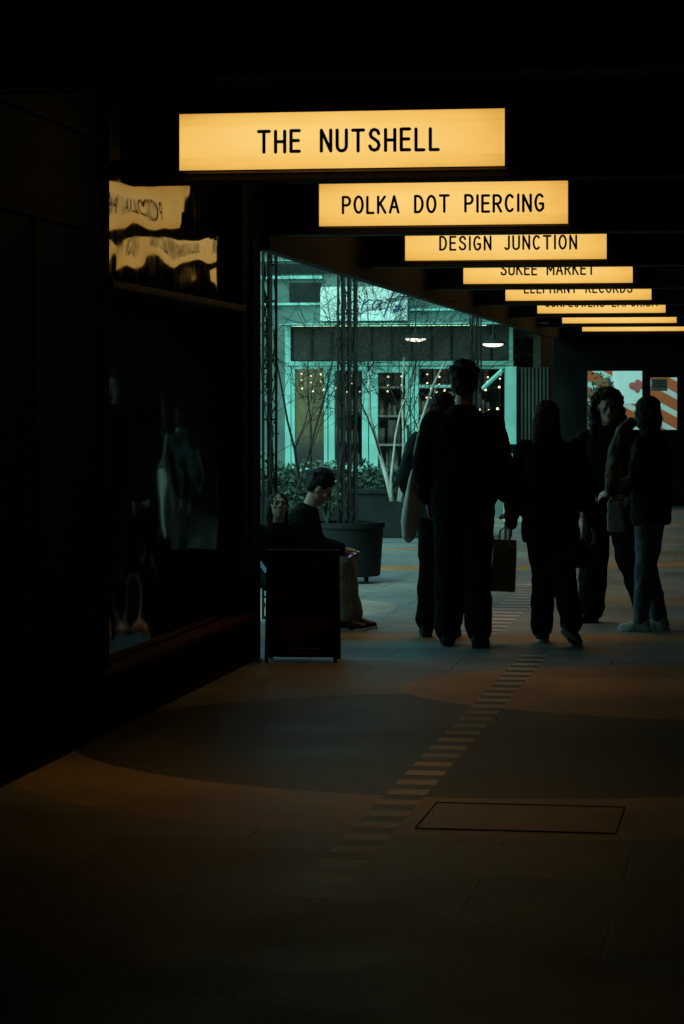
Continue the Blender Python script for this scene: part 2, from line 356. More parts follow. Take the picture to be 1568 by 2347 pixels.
for k,D in enumerate(Ds):
    e=empty('hanging_light_sign',(SX,D,SZ-.131),'glowing amber light box sign with black capital lettering' if TXT[k] else 'glowing amber light box sign seen edge on under beam','sign','illuminated shop signs under the walkway')
    up=V((0,0,.131))
    pn=Vol(); pn.box((-.748,-.066,-.129),(.748,-.060,.129))
    po=obj('lit_panel',pn,M['panel'],e); po.location=up
    fr=Vol()
    for lo,hi in (((-.752,-.068,.1295),(.752,.065,.134)),((-.752,-.068,-.134),(.752,-.056,-.1295)),((-.752,-.068,-.1295),(-.7485,.065,.1295)),((.7485,-.068,-.1295),(.752,.065,.1295)),((-.7485,.055,-.134),(.7485,.065,.1295))): fr.box(lo,hi)
    fo=obj('housing',fr,M['brown'] ,e); fo.location=up
    if TXT[k]:
        t=TXT[k]
        for lv in lettering(t[0],t[1],t[2],t[3],-.003,-.0665):
            lo_=obj('lettering',lv,M['black'],e); lo_.location=up
    ld=bpy.data.lights.new('sign_lamp','AREA'); ld.shape='RECTANGLE'; ld.size=1.1; ld.size_y=.05; ld.energy=PW[k]; ld.color=(1,.50,.14); ld.spread=math.radians(74)
    lo2=link(bpy.data.objects.new('sign_lamp',ld)); lo2.parent=e; lo2.location=(.08,-.02,.008); lo2.rotation_euler[0]=-math.radians(26)
# ---------------------------------------------------------------- near shop building
so=V((-5,9,0))
shop=empty('shop_building',so,'dark shop building with large glazed window facing walkway','building')
X0=-3.0
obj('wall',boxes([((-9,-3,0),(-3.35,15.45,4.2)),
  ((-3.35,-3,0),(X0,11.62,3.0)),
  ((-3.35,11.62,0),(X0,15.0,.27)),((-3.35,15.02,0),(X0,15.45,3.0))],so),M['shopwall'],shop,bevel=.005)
obj('panel_moulding',boxes([((X0-.001,-2,2.30),(X0+.02,11.3,2.34)),((X0-.001,-2,2.72),(X0+.03,11.3,2.76)),((X0-.001,10.5,.05),(X0+.015,10.58,2.30)),((X0-.001,15.12,.28),(X0+.015,15.35,2.5))],so),M['shopwall'],shop,bevel=.004)
win=obj('window',boxes([((X0-.06,11.63,.31),(X0+.01,11.74,2.95)),((X0-.06,14.86,.31),(X0+.01,14.985,2.95)),((X0-.06,11.74,2.951),(X0+.01,14.86,2.99))],so),M['shopwall'],shop)
obj('transom',boxes([((X0-.06,11.745,2.06),(X0+.03,14.855,2.095))],so),M['brown'],win,bevel=.005)
obj('sill',boxes([((X0-.1,11.6,.272),(X0+.04,15.0,.30))],so),M['sill'],win,bevel=.005)
obj('glass',boxes([((X0-.08,11.745,.31),(X0-.065,14.855,2.054))],so),M['pane'],win)
obj('glass',boxes([((X0-.08,11.745,2.106),(X0-.065,14.855,2.95))],so),M['pane'],win)
def scribble(x0,y0,w,h,n,seed,slant=.3):
    r=random.Random(seed); pts=[]
    amp=[r.choice((.35,.4,.9,.4,.35,.8)) for _ in range(n)]
    for i in range(n*10+1):
        t=i/10; k=min(int(t),n-1); a=2*math.pi*t
        yy=.5*(1-math.cos(a))*amp[k]*h; xx=x0+w*t/n+math.sin(a)*.25*w/n+slant*yy
        pts.append((xx,y0+yy))
    return pts
hv=Vol()
P_=scribble(0,0,.9,.24,8,3); hv.tube([(X0-.060+.0,13.55+p[0],2.45+p[1]) for p in P_],.005,5)
for v_ in hv.v: v_-=so
obj('window_lettering',hv,M['chalk'],win)
# ---------------------------------------------------------------- courtyard shop facade
DF=35.0
def R(px0,py0,px1,py1,D,y0,y1):
    a=PD(px0,py0,D); b=PD(px1,py1,D)
    return ((min(a.x,b.x),D+y0,min(a.z,b.z)),(max(a.x,b.x),D+y1,max(a.z,b.z)))
fo_=V((-5,35,0))
fs=empty('shop_building',fo_,'mint framed shopfront across the courtyard with bare trees before it','building')
def RB(px0,py0,px1,D,y0,y1,zlo):
    lo,hi=R(px0,py0,px1,py0+10,D,y0,y1); return ((lo[0],lo[1],zlo),(hi[0],hi[1],hi[2]))
lo,hi=R(430,745,1262,560,DF,0,.25)
obj('wall',boxes([((lo[0],DF,lo[2]+.004),(hi[0],DF+.25,4.6)), RB(430,745,655,DF,0,.25,0),
   ((PD(655,0,DF).x,DF,0),(PD(1185,0,DF).x,DF+.2,.62))],fo_),M['mintwall'],fs)
obj('upper_trim',boxes([R(600,640,740,632,DF,-.05,-.001),R(600,700,737,694,DF,-.04,-.001),R(940,712,1262,706,DF,-.04,-.001),R(470,600,1262,592,DF,-.05,-.001)],fo_),M['mint'],fs)
obj('upper_window',boxes([R(664,692,735,648,DF,-.03,-.002),R(600,628,770,604,DF,-.03,-.002)],fo_),M['tub'],fs)
obj('cladding_band',boxes([R(668,826,1170,746,DF,-.02,.1)],fo_),M['fasciad'],fs)
for i in range(11):
    cb=Vol(); x=PD(668+45.6*i,0,DF).x; a_=R(668,826,1170,746,DF,-.02,.1); cb.box(V((x,DF-.035,a_[0][2]))-fo_,V((x+.03,DF-.0205,a_[1][2]))-fo_)
    obj('cladding_batten',cb,M['wallblk'],fs)
obj('awning',boxes([R(655,747,1262,741,DF,-.5,-.001)],fo_),M['mint'],fs)
fr=[R(655,839,1178,827,DF,-.06,.02),RB(655,745,668,DF,-.05,.06,.62),RB(1168,745,1177,DF,-.05,.06,1.2)]
obj('shopfront_frame',boxes(fr,fo_),M['mint'],fs,bevel=.006)
zlo=.62
def winunit(name,px0,px1,fw,zl,rail=None):
    a=PD(px0,840,DF); b=PD(px1,840,DF); top_=a.z
    e_=Vol()
    for lo,hi in (((a.x,DF-.04,zl),(a.x+fw,DF+.04,top_)),((b.x-fw,DF-.04,zl),(b.x,DF+.04,top_)),((a.x+fw,DF-.04,top_-fw*.7),(b.x-fw,DF+.04,top_)),((a.x+fw,DF-.04,zl),(b.x-fw,DF+.04,zl+fw*(2.2 if name=='door' else 1)))): e_.box(V(lo)-fo_,V(hi)-fo_)
    if rail: e_.box(V((a.x+fw,DF-.03,rail))-fo_,V((b.x-fw,DF+.03,rail+.04))-fo_)
    o_=obj(name,e_,M['mint'],fs,bevel=.005)
    obj('glass',boxes([((a.x+fw,DF-.005,zl+.03),(b.x-fw,DF+.005,top_-.03))],fo_),M['clear'],o_)
    return o_
winunit('window',669,752,.05,zlo); winunit('window',754,845,.085,zlo); 
dr=winunit('door',847,950,.12,zlo-.58); 
obj('handle',boxes([((PD(940,0,DF).x-.03,DF-.10,1.0),(PD(940,0,DF).x-.01,DF-.05,1.25))],fo_),M['steel'],dr,bevel=.004)
winunit('window',952,1060,.05,zlo,1.75); winunit('window',1062,1166,.05,zlo,None)
br=Vol(); a=PD(1105,892,DF-.3)-fo_; b=PD(1152,848,DF-.3)-fo_; br.tube([a,b],.03,6); obj('diagonal_brace',br,M['mint'],fs)
obj('side_jamb',boxes([RB(1160,840,1184,DF-.4,-.03,.05,1.0)],fo_),M['mint'],fs)
rb=Vol(); a=PD(1186,842,DF-.3); b=PD(1262,842,DF-.3); n=9
for i in range(n):
    x=a.x+(b.x-a.x)*i/n; rb.box(V((x,DF-.34,0))-fo_,V((x+(b.x-a.x)/n*.55,DF-.27,a.z))-fo_)
rb.box(V((a.x,DF-.269,0))-fo_,V((b.x,DF-.2,a.z))-fo_)
obj('ribbed_panel',rb,M['ribbed'],fs)
obj('interior_wall',boxes([((-8,37.4,0),(-3.1,37.5,2.6)),((-8,35.3,2.45),(-3.1,37.4,2.55)),((-3.1,35.2,0),(-3.0,37.4,2.6)),((-8.0,35.3,0),(-7.9,37.4,2.45))],fo_),M['interior'],fs)
sb=obj('sign_board',boxes([R(737,736,936,657,DF,-.10,-.052)]),M['white']); top(sb,'white shop sign board with navy handwritten word','sign')
cu=Vol()
wordp=[
 [(.16,.30),(.08,.36),(.0,.22),(.02,.06),(.12,.0),(.22,.08)],
 [(.28,.34),(.30,.0)],[(.30,.2),(.38,.34),(.46,.32)],
 [(.66,.30),(.56,.34),(.50,.18),(.54,.02),(.62,.04),(.68,.32),(.68,.02),(.74,.04)],
 [(.98,.72),(.90,.76),(.86,.5),(.84,-.2)],[(.76,.34),(.98,.36)],
 [(1.12,.68),(1.08,.1),(1.16,.0),(1.24,.06)],[(1.0,.42),(1.26,.44)]]
q=PD(800,712,DF)
for pl in wordp: stroke(cu,[(q.x+.62*(x+.25*y),q.z+.42*y) for x,y in pl],.009,DF-.101,.004)
obj('lettering',cu,M['navy'],sb)
obj('drawing',boxes([R(903,716,916,708,DF,-.106,-.101),R(908,706,924,700,DF,-.106,-.101)]),M['navy'],sb)
for i,(xc,wd) in enumerate(((-6.0,1.0),(-4.95,.8),(-4.1,.9))):
    y=36.0; sv=Vol()
    for z in (.1,.55,.95,1.35,1.75): sv.box((xc-wd/2,y,z),(xc+wd/2,y+.3,z+.03))
    sv.box((xc-wd/2-.03,y,0),(xc-wd/2,y+.3,2.0)); sv.box((xc+wd/2,y,0),(xc+wd/2+.03,y+.3,2.0))
    s_=obj('shelf_unit',sv,M['white' if i==1 else 'timber']); top(s_,'shop shelf unit crowded with small craft goods','shelf','shelf units inside the craft shop')
    gv=Vol()
    for z in (.13,.58,.98,1.38,1.78):
        x=xc-wd/2+.02
        while x<xc+wd/2-.1:
            ww=random.uniform(.04,.12); hh=random.uniform(.1,.33)
            if random.random()<.5: gv.box((x,y+.02,z+.001),(x+ww,y+.2,z+hh))
            else: gv.cap((x+ww/2,y+.1,z+ww/2),(x+ww/2,y+.1,z+hh-ww/3+.03),ww/2,ww/3,10)
            x+=ww+random.uniform(.01,.05)
    o_=obj('goods',gv,M['goods'],s_); o_['kind']='stuff'
def strlights(pts,n,r,parentlabel):
    wv=Vol(); P=[]
    for i in range(len(pts)-1):
        a=V(pts[i]);b=V(pts[i+1])
        for k in range(8):
            t=k/8; p=a.lerp(b,t); p.z-=.08*4*t*(1-t); P.append(p)
    P.append(V(pts[-1])); wv.tube(P,.004,4); o=obj('string_lights',wv,M['black']); top(o,parentlabel,'string lights','strings of warm fairy lights')
    bv=Vol()
    for i in range(n):
        t=(i+.5)/n*(len(P)-1); k=int(t); p=P[k].lerp(P[min(k+1,len(P)-1)],t-k); bv.ell(p-V((0,0,.02)),(r*random.uniform(.7,1.2),)*3,n=8)
    b_=obj('bulbs',bv,M['bulb'],o); b_['kind']='stuff'
for yy,n,D in ((846,18,35.4),(862,18,35.6),(880,16,35.8)):
    strlights([PD(x,yy+random.uniform(-6,6),D) for x in (680,760,850,960,1060,1160)],n,.014,'string of warm fairy lights hung inside shop window')
strlights([PD(975,905,35.7),PD(1010,880,35.7),PD(1060,915,35.7),PD(1150,930,35.7)],14,.016,'string of warm fairy lights hung inside shop window')
for px,py in ((953,776),(1130,788)):
    D=33.8; c=PD(px,py,D); e=empty('pendant_lamp',(c.x,c.y,c.z),'dark enamel pendant lamp lit and hanging on cord','lamp','pendant lamps before the shopfront')
    v=Vol(); n=24; prof=[(.168,0),(.165,.012),(.10,.045),(.045,.065),(.03,.11),(.02,.13)]
    v.rings([[V((r*math.cos(2*math.pi*i/n),r*math.sin(2*math.pi*i/n),z)) for i in range(n)] for r,z in prof]); v.f=v.f[:-2]
    o=obj('lamp_shade',v,M['tub'],e,smooth=True); sm=o.modifiers.new('s','SOLIDIFY'); sm.thickness=.004
    v=Vol(); v.ell((0,0,-.005),(.135,.135,.036)); obj('lamp_globe',v,M['lampglow'],e,smooth=True)
    v=Vol(); v.tube([(0,0,.12),(0,0,2.72-c.z),(0,1.2,2.72-c.z)],.008,6); obj('cord',v,M['black'],e)
# ---------------------------------------------------------------- far wall with windows to the outside
A0,A1=PD(1345,0,DW).x,PD(1472,0,DW).x; B0,B1=PD(1490,0,DW).x,PD(1552,0,DW).x
zt=PD(1400,850,DW).z; zbm=PD(1400,985,DW).z
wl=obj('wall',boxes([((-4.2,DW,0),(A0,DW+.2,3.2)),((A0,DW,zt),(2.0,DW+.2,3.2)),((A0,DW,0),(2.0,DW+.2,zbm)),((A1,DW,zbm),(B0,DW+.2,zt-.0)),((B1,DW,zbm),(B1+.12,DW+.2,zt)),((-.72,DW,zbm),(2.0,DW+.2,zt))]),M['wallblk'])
top(wl,'dark end wall with window openings to bright street','wall')
obj('window_bar',boxes([((B0,DW+.05,PD(1520,865,DW).z),(B1,DW+.12,zt)),((B1+.12,DW+.05,zbm),(B1+.17,DW+.12,zt))]),M['beam'],wl)
def stripes():
    m=bpy.data.materials.new('striped_hoarding'); m.use_nodes=True; nt=m.node_tree; b=nt.nodes['Principled BSDF']; N=nt.nodes.new;L=nt.links.new
    g=N('ShaderNodeNewGeometry'); sp=N('ShaderNodeSeparateXYZ'); L(g.outputs['Position'],sp.inputs[0])
    a=N('ShaderNodeMath'); a.operation='MULTIPLY_ADD'; L(sp.outputs[0],a.inputs[0]); a.inputs[1].default_value=.55; L(sp.outputs[2],a.inputs[2])
    d=N('ShaderNodeMath'); d.operation='DIVIDE'; L(a.outputs[0],d.inputs[0]); d.inputs[1].default_value=.30
    f=N('ShaderNodeMath'); f.operation='FRACT'; L(d.outputs[0],f.inputs[0]); h=N('ShaderNodeMath'); h.operation='GREATER_THAN'; L(f.outputs[0],h.inputs[0]); h.inputs[1].default_value=.66
    n=N('ShaderNodeTexNoise'); n.inputs['Scale'].default_value=3; L(g.outputs['Position'],n.inputs['Vector'])
    k=N('ShaderNodeMix'); k.data_type='RGBA'; k.inputs[6].default_value=(.62,.10,.018,1); k.inputs[7].default_value=(.70,.70,.68,1); L(h.outputs[0],k.inputs[0])
    k2=N('ShaderNodeMix'); k2.data_type='RGBA'; k2.blend_type='MULTIPLY'; k2.inputs[0].default_value=.5; L(k.outputs[2],k2.inputs[6]); L(n.outputs['Color'],k2.inputs[7]); L(k2.outputs[2],b.inputs['Base Color'])
    b.inputs['Roughness'].default_value=.8
    return m
hb=obj('hoarding',boxes([((-4.5,DW+4.4,0),(1.5,DW+4.5,3.0))]),stripes()); top(hb,'orange and white diagonally striped hoarding','hoarding')
bd=obj('notice_board',boxes([R(1404,925,1480,840,DW+3.2,0,.05)]),M['white']); top(bd,'white board with red cloud drawing','board')
cl=Vol(); c=PD(1458,885,DW+3.2)
for dx,dz,r in ((0,0,.07),(.07,.02,.06),(-.06,.01,.055),(.03,.06,.05),(.02,-.06,.04)): cl.ell((c.x+dx,DW+3.19,c.z+dz),(r,.006,r))
obj('cloud_drawing',cl,M['redcl'],bd)
nb=obj('paper_notice',boxes([R(1493,896,1530,868,DW+.02,-.035,-.03)]),M['white']); top(nb,'white paper notice taped to window bar','notice')
obj('printed_lines',boxes([R(1497,y_+2,1526,y_,DW+.02,-.037,-.0355) for y_ in (873,879,885)]),M['wallblk'],nb)
# ---------------------------------------------------------------- foliage & trees
def leaves(vol,c,r,n,size,seed):
    rr=random.Random(seed)
    for _ in range(n):
        d=V((rr.gauss(0,1),rr.gauss(0,1),rr.gauss(0,1))).normalized()*rr.random()**.4
        p=V(c)+V((d.x*r[0],d.y*r[1],d.z*r[2])); p+=V(noise.noise_vector(p*3))*.08
        a=V((rr.gauss(0,1),rr.gauss(0,1),rr.gauss(0,1))).normalized(); b=a.orthogonal().normalized(); s=size*rr.uniform(.6,1.4)
        k=len(vol.v); vol.v+=[p-a*s,p+b*s*.45,p+a*s,p-b*s*.45]; vol.f.append([k,k+1,k+2,k+3])
def plant(name,c,r,n,size,m,label,seed,grp='shrubs in the courtyard planters'):
    v=Vol(); leaves(v,(0,0,r[2]*.9),r,n,size,seed)
    rr=random.Random(seed+5)
    for i in range(9): 
        a=rr.uniform(0,6.28); v.tube([(0,0,-.05),(r[0]*.4*math.cos(a),r[1]*.4*math.sin(a),r[2]*.7),(r[0]*.8*math.cos(a),r[1]*.8*math.sin(a),r[2]*1.5)],[.012,.008,.003],4)
    o=obj(name,v,m); o.location=c; top(o,label,'plant',grp); return o
def tree(base,stems,height,label,seed,r0=.04,bark=None,lean=.15,levels=4):
    rr=random.Random(seed); e=empty('tree',base,label,'tree','bare young trees in the courtyard')
    tv=Vol(); cvv=Vol()
    def grow(p,d,l,r,lev,vol):
        pts=[p];rad=[r];n=6
        for i in range(n):
            d=(d+V((rr.gauss(0,.08),rr.gauss(0,.08),rr.gauss(.0,.05)))).normalized(); p=p+d*l/n; pts.append(p); rad.append(max(.0018,r*(1-.5*(i+1)/n)))
        vol.tube(pts,rad,7 if r>.01 else 3)
        if lev<=0: return
        nb=rr.choice((4,5,5)) if lev>2 else rr.choice((3,4))
        for k in range(nb):
            i=rr.randint(2,n); q=pts[i]; dd=(d+V((rr.gauss(0,.5),rr.gauss(0,.5),rr.gauss(.0,.25)))).normalized()
            grow(q,dd,l*rr.uniform(.4,.72),max(.0022,rad[i]*.5),lev-1,cvv)
    for s in range(stems):
        a=rr.uniform(0,6.28); grow(V((math.cos(a)*.05,math.sin(a)*.05,-.03)),V((math.cos(a)*lean,math.sin(a)*lean,1)).normalized(),height*rr.uniform(.45,.6),r0*rr.uniform(.6,1.1),levels,tv)
    obj('trunk',tv,bark or M['bark'],e,smooth=True); obj('crown',cvv,M['twig'],e,smooth=True)
    return e
def atd(px,d,z): p=W(px,HOR,d); p.z=z; return p
tree(atd(908,28.5,.5),4,2.7,'multi stemmed bare birch sapling with white bark in planter',11,.024)
tree(atd(700,26.5,.5),2,3.4,'bare young tree with dark spreading twigs in planter',5,.015,M['twig'],.25)
tree(atd(645,24,.4),2,3.4,'bare young tree with dark spreading twigs in planter',23,.012,M['twig'],.2)
tree(atd(975,29.5,.5),1,2.8,'bare young tree with dark spreading twigs in planter',44,.012,M['twig'],.2)
plant('shrub',V((PD(1375,0,DW+2.5).x,DW+2.5,1.0)),(.28,.2,.55),420,.05,M['leaf'],'tall leafy shrub outside the end windows',301,'shrubs beyond the end wall')
a=atd(560,30.3,0); b=atd(1120,30.3,0)
e=empty('raised_planter',((a+b)/2),'long dark raised planter bed full of shrubs','planter',rot=0)
ln=(b-a).length/2
obj('planter_box',boxes([((-ln,-.35,0),(ln,.35,.50)),((-ln-.03,-.38,.50),(ln+.03,-.30,.56)),((-ln-.03,.30,.50),(ln+.03,.38,.56))]),M['tub'],e,bevel=.01)
obj('soil',boxes([((-ln+.01,-.299,.501),(ln-.01,.299,.53))]),M['soil'],e)
for i,px in enumerate((600,640,680,725,770,820,860,905,945,985)):
    p=atd(px,30.3,.5); p.y=e.location.y+random.uniform(-.15,.15); s=random.uniform(.75,1.15)
    plant('shrub',p,(.25*s,.20*s,.20*s),330,.032,M['leaf2' if i%3==0 else 'leaf'],'leafy low shrub growing in raised planter',100+i)
pb=obj('planter',boxes([((-.16,-.16,0),(.16,.16,.84)),((-.18,-.18,.84),(.18,.18,.88))]),M['tub'],bevel=.006); pb.location=atd(748,26,0); top(pb,'tall square dark planter box','planter')
plant('shrub',atd(672,24,.35),(.22,.2,.22),420,.028,M['leaf'],'leafy low shrub growing beside seats',77)
plant('shrub',atd(750,22.6,.55),(.18,.16,.16),300,.026,M['leaf2'],'leafy low shrub growing beside seats',78)
def rtub(px,d,r,h,label):
    e=empty('planter_tub',atd(px,d,0),label,'planter'); v=Vol(); n=40
    prof=[(r*.86,.06),(r*.9,.07),(r*.99,h-.05),(r*1.03,h-.045),(r*1.03,h),(r*.95,h),(r*.94,h-.06)]
    v.rings([[V((q*math.cos(2*math.pi*i/n),q*math.sin(2*math.pi*i/n),z)) for i in range(n)] for q,z in prof]); obj('tub',v,M['tub'],e,smooth=False)
    for k in range(3):
        a=k*2.09+.9; w=Vol(); w.cap((r*.7*math.cos(a),r*.7*math.sin(a),.012),(r*.7*math.cos(a),r*.7*math.sin(a),.08),.02,.025,8); obj('leg',w,M['tub'],e)
    w=Vol(); w.ell((0,0,h-.07),(r*.93,r*.93,.03)); obj('soil',w,M['soil'],e)
    return e
rtub(797,22.4,.31,.52,'round dark metal planter tub around trellis column')
def trellis(px,d,z0,w,label,seed,nr=7):
    rr=random.Random(seed); e=empty('trellis_column',atd(px,d,z0),label,'column','dark trellis columns along the walkway edge')
    v=Vol(); H=2.99-z0
    for i in range(nr):
        x=(-.5+i/(nr-1))*w; v.box((x-.0085,(i%2)*.05-.03,0),(x+.0085,(i%2)*.05-.013,H))
    for k in range(int(H/.42)): v.box((-w/2,-.0125,.15+k*.42),(w/2,-.0025,.163+k*.42))
    obj('post',v,M['steel'],e)
    v=Vol()
    for s in range(3):
        ph=rr.uniform(0,6.28); pts=[]; fq=rr.choice((1.4,2.0))
        for i in range(60):
            z=H*i/59; q=ph+z*fq; pts.append((w*.48*math.cos(q)+rr.gauss(0,.008),.06*math.sin(q),z))
        v.tube(pts,.006,5)
    leaves(v,(0,0,H*.5),(w*.5,.06,H*.5),90,.018,seed)
    obj('climbing_vine',v,M['vine'],e); return e
trellis(797,22.4,.46,.16,'slim dark trellis column wrapped in dry vine',1,7)
trellis(618,18.6,0,.085,'slim dark trellis column wrapped in dry vine',2,4)
trellis(1090,32,0,.13,'slim dark trellis column wrapped in dry vine',3,6)
p=atd(1182,28,0); e=empty('display_board',p,'white printed display board standing on courtyard paving','board',rot=TH)
obj('panel',boxes([((-.13,-.015,.27),(.17,.015,1.0))]),M['white'],e,bevel=.004)
obj('leg',boxes([((-.12,.0155,0),(-.09,.04,.9))]),M['steel'],e); obj('leg',boxes([((.12,.0155,0),(.15,.04,.9))]),M['steel'],e)
obj('printed_picture',boxes([((-.10,-.018,.42),(.1,-.0155,.60)),((-.10,-.018,.68),(.05,-.0155,.70)),((-.10,-.018,.74),(.08,-.0155,.76))]),M['mintwall'],e)
# ---------------------------------------------------------------- A-board
p=G(690,1518); e=empty('sandwich_board',p,'dark red chalk sandwich board with arrow standing on paving','sign board',rot=math.radians(4))
tilt=Matrix.Rotation(math.radians(-9),3,'X'); w2=.215; hh=.665
v=Vol(); v.box((-w2+.02,-.01,.05),(w2-.02,.0,hh-.02),tilt,(0,0,0)); pf=obj('front_panel',v,M['boardred'],e)
v=Vol()
for lo,hi in (((-w2,-.018,0),(-w2+.022,.006,hh)),((w2-.022,-.018,0),(w2,.006,hh)),((-w2+.022,-.018,hh-.025),(w2-.022,.006,hh)),((-w2+.022,-.018,.03),(w2-.022,.006,.055))): v.box(lo,hi,tilt,(0,0,0))
obj('frame',v,M['boardframe'],e,bevel=.003)
t2=Matrix.Rotation(math.radians(9),3,'X'); v=Vol()
yb=2*math.sin(math.radians(9))*hh+.012
for lo,hi in (((-w2,0,0),(-w2+.022,.022,hh)),((w2-.022,0,0),(w2,.022,hh)),((-w2+.022,.004,.06),(w2-.022,.014,hh))): v.box(lo,hi,t2,(0,0,0))
for q in v.v: q.y+=yb
obj('back_panel',v,M['boardframe'],e)
v=Vol()
def onb(pts,r=.0035): v.tube([tilt@V((x,-.013,z)) for x,z in pts],r,5)
onb(scribble(-.17,.575,.32,.07,9,4),.003)
onb(scribble(-.16,.50,.2,.03,9,8),.002); onb(scribble(-.16,.455,.13,.03,6,9),.002); onb(scribble(-.16,.41,.17,.03,8,12),.002)
onb([(.1,.08),(-.1,.08)],.004); onb([(-.06,.105),(-.1,.08),(-.06,.06)],.004)
obj('chalk_lettering',v,M['chalk'],e)
v=Vol()
v.box((-.12,-.014,.14),(.03,-.011,.27),tilt,(0,0,0)); obj('chalk_picture',v,M['chalkred'],e)
v=Vol()
v.box((.07,-.014,.2),(.13,-.011,.26),tilt,(0,0,0)); obj('chalk_picture',v,M['chalkred'],e)
bp=atd(655,17.9,0); e=empty('bench',bp,'low timber bench beside walkway edge','bench',rot=TH)
v=Vol()
for i in range(4): v.box((-.75,-.22+i*.115,.37),(.33,-.12+i*.115,.41))
obj('seat',v,M['timber'],e,bevel=.005)
for x in (-.65,.2): obj('leg',boxes([((x,-.2,0),(x+.05,.2,.369))]),M['steel'],e,bevel=.004)
# ---------------------------------------------------------------- people
def hand(vol,wr,dr,pn,side,curl=.5):
    d=V(dr).normalized(); n=V(pn); n=(n-d*n.dot(d)).normalized(); s=d.cross(n)*side
    R_=Matrix((s,n,d)).transposed()
    vol.ell(V(wr)+d*.045,(.040,.016,.055),R_)
    for off,l in ((-.029,.062),(-.010,.076),(.010,.082),(.029,.074)):
        p=V(wr)+d*.088+s*off; q=d.copy()
        for k,f in enumerate((.42,.32,.26)):
            a=curl*(.5 if k==0 else 1.0); q=(q*math.cos(a)+n*math.sin(a)).normalized(); p2=p+q*l*f; vol.cap(p,p2,.0092-.0008*k,.0086-.0008*k,8); p=p2
    p=V(wr)+d*.03+s*.030; q=(d*.8+s*.65+n*.2).normalized(); p2=p+q*.040; vol.cap(p,p2,.012,.010,8); q=(q+d*.5+n*.4).normalized(); vol.cap(p2,p2+q*.03,.010,.0085,8)
def foot(vol,an,yaw,r=0,pitch=0,big=1.0):
    R_=Matrix.Rotation(-yaw,3,'Z')@Matrix.Rotation(pitch,3,'X')
    an=V(an); 
    def P(x,y,z): return an+R_@V((x,y,z))
    vol.cap(P(0,0,.02),P(0,-.035,-.045),.045+r,.036+r,12)
    vol.cap(P(0,-.03,-.05),P(0,.06,-.055),.034+r,.036+r,12)
    vol.cap(P(-.012,.05,-.058),P(-.008,.14,-.066),.034+r,.022+r,12); vol.cap(P(.016,.05,-.060),P(.018,.12,-.067),.030+r,.021+r,12)
def sole(vol,an,yaw,pitch=0):
    R_=Matrix.Rotation(-yaw,3,'Z')@Matrix.Rotation(pitch,3,'X'); an=V(an); rs=[]
    out=[(.0,-.082),(.03,-.07),(.038,-.02),(.038,.04),(.048,.10),(.040,.15),(.012,.178),(-.02,.172),(-.042,.13),(-.046,.08),(-.036,.02),(-.036,-.04),(-.028,-.07)]
    for z in (-.094,-.074): rs.append([an+R_@V((x,y,z)) for x,y in out])
    vol.rings(rs)
DEF=dict(P=(0,0,.93),N=(0,0,1.47),H=(0,.02,1.635),hl=(-.09,0,.9),hr=(.09,0,.9),kl=(-.10,.02,.50),kr=(.10,.02,.50),al=(-.10,0,.095),ar=(.10,0,.095),
 sl=(-.185,0,1.405),sr=(.185,0,1.405),el=(-.235,-.03,1.12),er=(.235,-.03,1.12),wl=(-.245,.05,.87),wr=(.245,.05,.87),
 fyl=-.12,fyr=.12,fpl=0,fpr=0,hy=0,hp=0,curl=.45)
